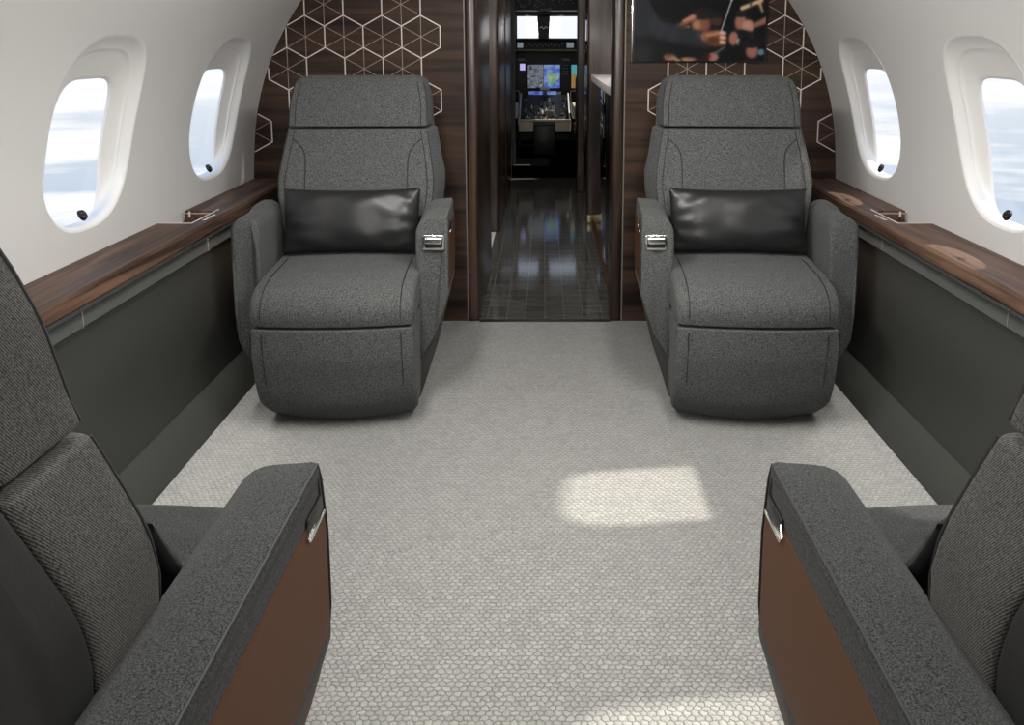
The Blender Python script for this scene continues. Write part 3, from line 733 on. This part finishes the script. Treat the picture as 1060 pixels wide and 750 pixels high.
for s_ in (-1, 1):
    t = empty('footwell_frame', (s_ * .31, 8.17, .0)); tag(t, 'champagne edged frame around the footwell on the %s of the pedestal' % ('left' if s_ < 0 else 'right'), 'frame', 'footwell frames')
    tube('frame_rail', [(-.055 * s_, 0, .42), (-.055 * s_, .0, .635), (.16 * s_, .0, .635)], .007, 'gold', t)
    tube('frame_foot', [(-.055 * s_, 0, .10), (-.055 * s_, .0, .42)], .006, 'black', t)
    # pilot seats, mostly hidden by the corridor walls
    t = empty('pilot_seat', (s_ * .46, 7.35, .10)); tag(t, 'cream leather pilot seat, %s of the pedestal' % ('left' if s_ < 0 else 'right'), 'pilot seat', 'pilot seats')
    slab('seat_back', roundpoly([(-.06, .22, .02), (.0, .22, .02), (.0, .72, .03), (-.07, .72, .03)]), -.19, .19, .03, 'x', 'shell', t)
    slab('seat_pan', roundpoly([(.0, .18, .02), (.42, .18, .02), (.42, .27, .03), (.0, .27, .02)]), -.20, .20, .03, 'x', 'shell', t)
    slab('armrest', roundpoly([(.02, .33, .02), (.32, .33, .02), (.32, .46, .04), (.02, .46, .03)]), *sorted((-s_ * .215, -s_ * .155)), .015, 'x', 'cream', t)
    box('seat_column', -.08, .08, .1, .3, 0, .2, 'black', t)
o = box('step_trim', -.26, -.12, 6.70, 6.712, .105, .112, 'grey', bev=.001); tag(o, 'thin pale strip on the dark cockpit step', 'trim')

# ------------------------------------------------------------ television
tv = empty('television', (.5865, Y_BH - .006, 1.174)); tag(tv, 'flat wall television showing a conductor with baton, above the right seat', 'television')
box('tv_frame', -.2565, .2565, -.006, .006, -.1455, .1455, 'black', tv, bev=.002)
box('tv_edge', -.2585, -.2535, -.008, .004, -.1455, .1455, 'chrome', tv, bev=.001)
GX, GY = 260, 150
xs = np.linspace(0, 1, GX + 1); ys = np.linspace(0, 1, GY + 1)
U, V = np.meshgrid(xs, ys)
PXX = 35 + 965 * U; zz = 1.031 + .286 * V; PYY = 455 * (1.262 - zz) / .231
img = np.zeros(U.shape + (3,)) + np.array([8, 8, 9.])
def soft(d, s_): return 1 / (1 + np.exp(np.clip(d / s_, -40, 40)))
def put(mask, col):
    global img
    img = img * (1 - mask[..., None]) + np.array(col, float) * mask[..., None]
def ell(x, y, rx, ry, col, s_=.12):
    put(soft(np.sqrt(((PXX - x) / rx) ** 2 + ((PYY - y) / ry) ** 2) - 1, s_), col)
def cap(x0, y0, x1, y1, r0, r1, col, s_=5):
    dx, dy = x1 - x0, y1 - y0; t = np.clip(((PXX - x0) * dx + (PYY - y0) * dy) / (dx * dx + dy * dy), 0, 1)
    put(soft(np.hypot(PXX - x0 - dx * t, PYY - y0 - dy * t) - (r0 + (r1 - r0) * t), s_), col)
ell(640, 150, 38, 42, (66, 42, 34)); ell(530, 175, 66, 85, (128, 80, 58)); ell(490, 190, 30, 45, (178, 122, 98), .25); ell(535, 100, 88, 44, (26, 22, 22)); ell(640, 110, 34, 22, (24, 20, 20))
ell(815, 165, 42, 62, (150, 102, 86)); ell(815, 100, 44, 26, (24, 20, 20)); ell(872, 195, 44, 50, (184, 130, 112)); cap(860, 230, 895, 270, 10, 8, (190, 140, 120)); ell(830, 260, 80, 40, (16, 16, 19))
ell(768, 285, 34, 52, (160, 104, 96)); ell(808, 312, 18, 26, (190, 192, 180)); ell(860, 330, 60, 60, (12, 12, 14)); cap(825, 58, 962, 2, 15, 13, (214, 182, 142)); cap(950, 20, 972, 80, 12, 6, (190, 150, 120)); cap(880, 10, 890, 50, 5, 5, (60, 40, 30))
cap(925, 185, 1000, 150, 18, 26, (140, 94, 76)); ell(908, 382, 46, 52, (150, 96, 82)); ell(905, 335, 44, 22, (20, 17, 18)); ell(975, 388, 24, 24, (92, 112, 132)); ell(950, 290, 40, 40, (14, 14, 20))
ell(618, 425, 42, 34, (164, 110, 96)); cap(640, 395, 700, 350, 10, 6, (90, 92, 95)); ell(535, 420, 62, 40, (54, 16, 15)); ell(440, 440, 56, 18, (210, 150, 112)); ell(300, 422, 46, 32, (170, 112, 86)); cap(320, 420, 365, 455, 12, 12, (210, 160, 130))
cap(465, 128, 345, 205, 24, 16, (138, 88, 70)); cap(462, 124, 400, 152, 14, 10, (192, 134, 112)); cap(430, 200, 375, 215, 12, 8, (180, 122, 100))
cap(20, 20, 150, 190, 110, 85, (38, 40, 45)); cap(110, 210, 540, 300, 88, 66, (40, 42, 47), 8); cap(150, 330, 520, 400, 60, 40, (12, 12, 14), 14); ell(90, 400, 85, 90, (36, 37, 39), .25)
for x0, y0, x1, y1 in ((185, 150, 165, 200), (240, 200, 215, 260), (330, 240, 310, 290)): cap(x0, y0, x1, y1, 9, 7, (54, 56, 61), 14)
cap(500, 262, 560, 268, 10, 8, (60, 62, 66), 8)
cap(560, 270, 640, 255, 34, 34, (150, 98, 72)); ell(640, 292, 74, 54, (118, 72, 48), .15); cap(575, 262, 680, 240, 10, 10, (180, 126, 100), 4); ell(618, 300, 40, 24, (86, 50, 32), .2)
for y in (242, 275, 312): cap(680, y, 700, y + 4, 15, 12, (218, 168, 146), 4)
cap(745, 0, 676, 222, 5, 4.5, (176, 176, 176), 2.5); cap(770, -100, 745, 0, 5, 5, (176, 176, 176), 2.5)
me = bpy.data.meshes.new('tv_screen')
verts = [(-.2475 + .495 * float(u), -.0068, -.1400 + .280 * float(v)) for v in ys for u in xs]
faces = [(j * (GX + 1) + i, j * (GX + 1) + i + 1, (j + 1) * (GX + 1) + i + 1, (j + 1) * (GX + 1) + i) for j in range(GY) for i in range(GX)]
me.from_pydata(verts, [], faces)
ca = me.color_attributes.new('picture', 'FLOAT_COLOR', 'POINT')
lin = np.where(img / 255 <= .04045, img / 255 / 12.92, ((img / 255 + .055) / 1.055) ** 2.4)
ca.data.foreach_set('color', np.concatenate([lin.reshape(-1, 3), np.ones((lin.size // 3, 1))], 1).ravel())
m = mat('television_picture', (.003, .003, .003, 1), .5, spec=.15); nt_, b_, L_ = bsdf(m)
at = N(nt_, 'ShaderNodeAttribute', attribute_name='picture'); L_.new(at.outputs['Color'], b_.inputs['Emission Color']); b_.inputs['Emission Strength'].default_value = .75
link('tv_screen', me, m, tv)

# ------------------------------------------------------------ seats
FRONT = [(.40, .045), (.52, .034), (.62, .016), (.70, -.012), (.80, -.052), (.88, -.078), (.95, -.106), (1.0, -.132)]   # z -> y of the back cushion face
def FY(z): return interp(FRONT, z)
HW = [(.38, .215), (.50, .232), (.62, .250), (.67, .2515), (.76, .238), (.815, .2275), (.90, .2265), (.95, .2195), (.975, .212), (1.0, .198)]
def HWf(z): return interp(HW, z)
def back_slab(z0, z1, thick, top_r, name, mt, parent, m, r=.02, flare=.0, grow=None, bot_r=.008):
    secs = []
    for k in range(5): secs.append((z0 + bot_r * (1 - math.cos(PI / 2 * k / 4)), bot_r * (1 - math.sin(PI / 2 * k / 4))))
    nmid = max(4, int((z1 - z0) / .03))
    for k in range(1, nmid): secs.append((z0 + bot_r + (z1 - top_r - z0 - bot_r) * k / nmid, 0))
    for k in range(7): secs.append((z1 - top_r * (1 - math.sin(PI / 2 * k / 6)), top_r * (1 - math.cos(PI / 2 * k / 6))))
    bm = bmesh.new(); rings = []
    for z, ins in secs:
        g = grow(z) if grow else 0; th = thick(z) if callable(thick) else thick
        yo = FY(z) if name != 'back_shell' else FY(max(z, .40)) - .112
        hf = HWf(z if name != 'back_shell' else max(z, .45)) + g - ins; hb = hf + flare
        yf = yo - ins * .7; yb = yo - th + ins * .7
        pts = roundpoly([(-hf, yf, r), (hf, yf, r), (hb, yb, min(.02, r * 2)), (-hb, yb, min(.02, r * 2))], 9)
        # resample every side to the same number of vertices
        P = []
        cs = [Vector((-hf, yf)), Vector((hf, yf)), Vector((hb, yb)), Vector((-hb, yb))]
        for q in range(4):
            a, b, c = cs[q - 1], cs[q], cs[(q + 1) % 4]; rr_ = r if q < 2 else min(.02, r * 2)
            d1 = (a - b).normalized(); d2 = (c - b).normalized()
            for w_ in range(5):
                t = w_ / 4; p = b + d1 * rr_ * (1 - t) ** 2 + d2 * rr_ * t ** 2
                P.append(p)
            L_ = (c - b).length; nn_ = 12 if q % 2 == 0 else 5
            for w_ in range(1, nn_): P.append((b + d2 * rr_).lerp(c - d2 * rr_, w_ / nn_))
        rings.append([bm.verts.new((p.x * m, p.y, z)) for p in P])
    n = len(rings[0])
    for A_, B_ in zip(rings, rings[1:]):
        for q in range(n): bm.faces.new((A_[q], A_[(q + 1) % n], B_[(q + 1) % n], B_[q]))
    bm.faces.new(rings[0][::-1]); bm.faces.new(rings[-1])
    return finish(bm, name, mt, parent, angle=50)

def make_seat(m, far):
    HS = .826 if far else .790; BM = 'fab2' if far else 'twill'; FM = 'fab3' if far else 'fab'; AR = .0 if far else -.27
    root = empty('club_seat'); tag(root, 'x', 'seat', 'grey cabin seats')
    # plinth
    slab('plinth', roundpoly([(-.212, .0, .01), (.212, .0, .01), (.272, .185, .01), (.285, .26, 0), (-.285, .26, 0), (-.272, .185, .01)]), -.36, .215, .02, 'y', 'base', root, None, 4, m)
    # footrest
    def plan(x, y, z):
        c = .018 + .035 * max(0, (.13 - z) / .13)
        k = 1.0
        if z < .09: k = 1 - .16 * (1 - math.sqrt(max(0, 1 - ((.09 - z) / .09) ** 2)))
        return (x * k, y - c * (x / .22) ** 2 * (1 if y > .2 else 0), z)
    slab('footrest', roundpoly([(.22, .3180, .01), (.465, .3180, .004), (.462, .23, .2), (.428, .080, .08), (.362, .008, .05), (.22, .008, .01)], .02), -.227, .227, .014, 'x', FM, root, plan, 10, m)
    f = root.children[-1]
    # seat cushion
    def plan2(x, y, z):
        crown = .008 * (1 - (x / .23) ** 2) if z > .36 else 0
        if not far: y += .018 * max(0, min(1, (y - .1) / .25)); z += .006 if z > .36 else 0
        return (x, y - .018 * (x / .22) ** 2 * max(0, min(1, (y - .1) / .25)), z + crown)
    cpoly = roundpoly([(-.10, .332, .01), (.463, .3262, .004), (.470, .362, .05), (.453, .396, .04), (.412, .421, .05), (.33, .434, .09), (.10, .438, .1), (-.10, .425, .02)], .02)
    cush = slab('seat_cushion', cpoly, -.227, .227, .016, 'x', FM, root, plan2, 12, m)
    # seams of cushion and footrest
    def seam(nm, pts, r, mt, par): return tube(nm, [(p[0] * m, p[1], p[2]) for p in pts], r, mt, par, 6)
    for sx in (-1, 1):
        xx = sx * .192
        pts = []
        for p_ in cpoly:
            if p_.x > .13 and p_.y > .334:
                q = plan2(xx, p_.x, p_.y); t_ = max(0, min(1, (p_.y - .36) / .07)); pts.append((q[0], q[1] + .0009 * (1 - t_), q[2] + .0009 * t_))
        seam('seam', pts, .0016 if far else .0011, 'piping', cush)
        pts = [plan(xx, y + .0012, z) for y, z in ((.4655, .305), (.4625, .26), (.4545, .20), (.4425, .15), (.4310, .115))]
        seam('seam', pts, .0015 if far else .0010, 'piping', f)
    pts = [plan(x, .4160, .088) for x in np.linspace(-.192, .192, 13)]
    seam('seam', [(p[0], p[1] + .0035, p[2]) for p in pts], .0013, 'piping', f)
    # arms
    def fore(x, y, z):
        if y > .1:
            k = (y - .1) / .15
            z = z - (.009 * max(0, min(1, (z - .45) / .1)) if far else 0)
            y = y - .020 * k * max(0, min(1, (z - .50) / .10)) - .03 * k * max(0, (.30 - z) / .2)
        return (x, y, z)
    OUT = [(.333, .594), (.333, .375), (.322, .30), (.290, .20), (.246, .115)]
    for sx in (1, -1):
        nm = 'armrest'
        poly = roundpoly([(.2275 + .009 * far, .150, .008), (.2275 + .009 * far, .40, 0), (.2275 + .009 * far, .596, .070), (.333, .604, .008), (.333, .355, .05), (.292, .225, .06), (.246, .150, .008)], .02)
        if sx < 0: poly = roundpoly([(.240, .150, .008), (.240, .40, 0), (.240, .602, .050), (.322, .602, .034), (.322, .215, .04), (.305, .162, .03), (.272, .135, .008)], .02)
        DX = -.02 if (far and sx > 0) else 0
        poly = [Vector((p.x + DX, p.y)) for p in poly]
        arm = slab(nm, poly, AR, .27, .010, 'y', FM, root, fore, 10, m * sx)
        # leather panel on the outer face
        def ox(z): return interp([(.150, .2475), (.225, .2900), (.27, .3060), (.315, .3185), (.36, .3290), (.39, .3330), (.61, .333)] if sx > 0 else [(.150, .2900), (.19, .3130), (.225, .3200), (.25, .3218), (.61, .322)], z) + DX
        bm = bmesh.new(); zs = [.158, .19, .225, .24, .26, .29, .33, .355, .38, .42, .46, .50, .535, .555]; ys2 = np.linspace(-.25, 1, 16)
        grid = []
        for z in zs:
            row = []
            for k in range(15):
                y = AR + .006 + (.250 - AR - .006) * k / 14
                p = fore(ox(z) + .0028, y, z); row.append(bm.verts.new((p[0] * m * sx, p[1], p[2])))
            grid.append(row)
        fs = []
        for A, B in zip(grid, grid[1:]):
            for j in range(14): fs.append(bm.faces.new((A[j], A[j + 1], B[j + 1], B[j])))
        bmesh.ops.recalc_face_normals(bm, faces=fs)
        r_ = bmesh.ops.solidify(bm, geom=fs, thickness=.006)
        finish(bm, 'side_panel', 'tan', arm, angle=50)
        # stitched piping round the outer edge
        for dz, rr, mt in ((0.0, .0016, 'piping'), (.011, .0009, 'piping'), (.0145, .0009, 'piping')):
            pts = []
            for k in range(9): y = AR + .01 + (.262 - AR - .01 - dz) * k / 8; q = fore((.3335 if sx > 0 else .317) + DX, y, (.5985 if sx > 0 else .585) - dz); pts.append((q[0] - (.002 if dz == 0 else 0), q[1], q[2] + (.002 if dz == 0 else 0)))
            for z in (.58 - dz, .55, .50, .45, .40, .36, .32, .28, .23, .175):
                if z > .598 - dz: continue
                q = fore(ox(z) + .0004, .2635 - dz, z); pts.append(q)
            tube('piping', [(p[0] * m * sx, p[1], p[2]) for p in pts], rr, mt, arm, 6)
        X = m * sx
        EX = ox(.55) - .333
        # latch at the top front corner of the panel: black slot with bright bar
        lt = box('latch_slot', *sorted((X * (.3335 + EX), X * (.3372 + EX))), .178, .236, .5445, .5660, 'black', arm, bev=.001)
        box('latch_bar', *sorted((X * (.335 + EX), X * (.3395 + EX))), .176, .238, .5395, .5450, 'chrome', lt, bev=.0012)
        tube('latch_end', [(X * (.338 + EX), .176, .5410), (X * (.338 + EX), .170, .5500), (X * (.338 + EX), .176, .562)], .0014, 'chrome', lt, 6)
        if sx == 1:
            # lever plate on the front face of the arm
            fx = .290 + DX; fy = .262; fz = .522 - .006 * far
            pl = slab('recline_lever_plate', roundpoly([(fx - .033, fz - .023, .006), (fx + .033, fz - .023, .006), (fx + .033, fz + .023, .006), (fx - .033, fz + .023, .006)]), fy - .003, fy + .0045, .002, 'y', 'chrome', arm, None, 1, m)
            slab('lever_recess', roundpoly([(fx - .026, fz - .016, .004), (fx + .026, fz - .016, .004), (fx + .026, fz + .012, .004), (fx - .026, fz + .012, .004)]), fy, fy + .0052, .0005, 'y', 'black', pl, None, 1, m)
            slab('lever', roundpoly([(fx - .026, fz - .002, .004), (fx + .024, fz - .004, .008), (fx + .026, fz + .014, .004), (fx - .026, fz + .016, .004)]), fy + .003, fy + .012, .002, 'y', 'chrome', pl, None, 1, m)
    # backrest and headrest
    bk = back_slab(.40, HS - .0035, .115, .008, 'backrest', BM, root, m, .010, flare=.028 if far else .0)
    hd = back_slab(HS + .0035, .992 if far else .985, .110, .026, 'headrest', BM, root, m, .010, flare=.008 if far else .0)
    for par, z0, z1 in ((bk, .47, HS - .008), (hd, HS + .009, .972)):
        for sx in (-1, 1):
            pts = []
            for k in range(12):
                z = z0 + (z1 - z0) * k / 11; pts.append((sx * (HWf(z) - .0022) * m, FY(z) - .0028, z))
            tube('piping', pts, .0021, 'piping', par, 6)
            pts = [(sx * (HWf(z) - .022) * m, FY(z) + .0006, z) for z in [z0 + (z1 - z0) * k / 11 for k in range(12)]]
            tube('seam', pts, .0014 if far else .0009, 'piping', par, 6)
    for sx in (-1, 1):      # curved seams on the backrest
        pts = [(sx * x * m, FY(z) + .0008, z) for x, z in ((.208, .790), (.192, .778), (.179, .765), (.170, .748), (.166, .725), (.165, .70), (.165, .66), (.166, .60), (.167, .52))]
        tube('seam', pts, .0018 if far else .0013, 'piping', bk, 6)
    # outer shell behind the cushions
    back_slab(.22, .962, lambda z: .085 - .045 * (z - .22) / .745, .03, 'back_shell', BM if far else 'shell', root, m, .008, grow=(lambda z: interp([(.66, .026), (.84, .008), (1, .004)], z)) if far else (lambda z: -.0015))
    return root

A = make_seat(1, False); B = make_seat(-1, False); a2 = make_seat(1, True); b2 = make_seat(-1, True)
SX = .605
A.location = (-SX, .68, 0);  A['label'] = 'grey wool cabin seat in the left foreground, seen from behind over its armrest'
B.location = (SX, .68, 0);   B['label'] = 'grey wool cabin seat in the right foreground, sunlit cushion, seen from behind'
FX = .612
a2.location = (FX, 2.63, 0); a2.rotation_euler = (0, 0, PI - math.radians(2.5)); a2['label'] = 'grey wool cabin seat facing us under the television, right of the doorway'
b2.location = (-FX, 2.63, 0); b2.rotation_euler = (0, 0, PI + math.radians(2.5)); b2['label'] = 'grey wool cabin seat facing us against the hexagon panel, left of the doorway'

# pillows
def pillow_mesh():
    bm = bmesh.new(); n1, n2 = 48, 28; W_, H_, T_ = .215, .102, .046
    rnd = random.Random(5); sides = []
    for sg in (1, -1):
        g = []
        for j in range(n2 + 1):
            row = []
            for i in range(n1 + 1):
                u = -1 + 2 * i / n1; v = -1 + 2 * j / n2
                u = math.sin(u * PI / 2) * .55 + u * .45; v = math.sin(v * PI / 2) * .55 + v * .45
                t = (max(0, 1 - abs(u) ** 3.2) ** .55) * (max(0, 1 - abs(v) ** 2.6) ** .55)
                wr = .0035 * math.sin(9 * u + 4 * v * v + 2) * t * (1 - t * .4) + .003 * math.sin(17 * u * v + 3 * u) * t * abs(u)
                x = W_ * u * (1 - .030 * (1 - v * v) * u * u); z = H_ * v * (1 - .07 * (1 - u * u) * v * v)
                row.append(bm.verts.new((x, sg * (T_ * t + wr), z)))
            g.append(row)
        for A_, B_ in zip(g, g[1:]):
            for i in range(n1): bm.faces.new((A_[i], A_[i + 1], B_[i + 1], B_[i]))
    bmesh.ops.remove_doubles(bm, verts=bm.verts[:], dist=1e-4)
    return bm
pm = finish(pillow_mesh(), 'lumbar_pillow', 'leather_black', angle=75)
for i, (st, lab) in enumerate(((b2, 'glossy black leather lumbar pillow on the far seat left of the doorway'), (a2, 'glossy black leather lumbar pillow on the far seat under the television, partly sunlit'),
                 (A, 'black leather lumbar pillow peeking past the backrest of the left foreground seat'), (B, 'black leather lumbar pillow peeking past the backrest of the right foreground seat'))):
    p = pm if i == 0 else pm.copy()
    if i: COL.objects.link(p)
    loc = Vector((0, .096, .549)) if i < 2 else Vector((0, .128, .545)); rz = st.rotation_euler.z
    p.location = Vector(st.location) + Matrix.Rotation(rz, 3, 'Z') @ loc
    p.rotation_euler = (math.radians(14 if i < 2 else 34), 0, rz)
    tag(p, lab, 'pillow', 'black leather pillows')

# ------------------------------------------------------------ lamps of the cabin (ceiling light strips) and an added rear fill
def light_strip(x, label, y0, y1, wd=.10, z=1.575, power=CEIL_W, tilt=0, col=(1, .975, .94), grp='cabin ceiling lights'):
    e = empty('ceiling_light', (x, (y0 + y1) / 2, z)); tag(e, label, 'ceiling light', grp)
    e.rotation_euler = (0, tilt, 0)
    L = (y1 - y0) / 2
    box('diffuser', -wd / 2, wd / 2, -L, L, -.004, .004, 'light', e, bev=.001)
    box('housing', -wd / 2 - .006, wd / 2 + .006, -L - .006, L + .006, .005, .02, 'reveal', e, bev=.001)
    ld = bpy.data.lights.new('strip_lamp', 'AREA'); ld.shape = 'RECTANGLE'; ld.size = wd; ld.size_y = 2 * L; ld.energy = power; ld.color = col
    lo = bpy.data.objects.new('strip_lamp', ld); COL.objects.link(lo); lo.parent = e; lo.location = (0, 0, -.008)
light_strip(-.40, 'long ceiling light strip above the left seats', 1.0, 2.0, power=CEIL_W * 1.7, tilt=math.radians(-34), z=1.54)
light_strip(.40, 'long ceiling light strip above the right seats', 1.0, 2.0, power=CEIL_W * 1.35, tilt=math.radians(34), z=1.54)
light_strip(0, 'wide fill light added out of view at the rear of the cabin, turned towards the front', -1.45, -.95, .9, 1.50, CEIL_W * 2.3)  # added lamp behind the camera, brightens the fronts of the far seats
for s_ in (-1, 1):
    e = empty('ledge_underlight', (s_ * .9795, 1.7, .5408)); tag(e, 'thin downlight strip tucked under the wooden ledge on the %s wall' % ('left' if s_ < 0 else 'right'), 'strip light', 'downlights under the ledges')
    e.rotation_euler = (0, s_ * math.radians(12), 0)
    box('light_housing', -.004, .004, -.95, .95, .0, .0022, 'base', e, bev=.0005)
    ld = bpy.data.lights.new('ledge_lamp', 'AREA'); ld.shape = 'RECTANGLE'; ld.size = .012; ld.size_y = 1.9; ld.energy = UNDER; ld.color = (1, .98, .92); ld.spread = math.radians(70)
    lo = bpy.data.objects.new('ledge_lamp', ld); COL.objects.link(lo); lo.parent = e; lo.location = (0, 0, -.003)
rear = [o for o in COL.objects if o.name.startswith('ceiling_light') and o.location.y < 0][0]; rear.rotation_euler = (math.radians(35), 0, 0); rear.location.z = 1.42
light_strip(0, 'small ceiling light over the corridor near the doorway', 3.7, 4.2, .2, 1.64, 1.6, grp='corridor lights')
light_strip(0, 'small ceiling light over the corridor near the cockpit', 5.3, 5.7, .2, 1.64, 1.0, grp='corridor lights')
light_strip(-.75, 'ceiling light over the left entry bay', 4.2, 4.5, .3, 1.64, 4.0, grp='corridor lights')
light_strip(.62, 'ceiling light over the galley counter', 3.9, 4.5, .25, 1.64, 4.0, grp='corridor lights')
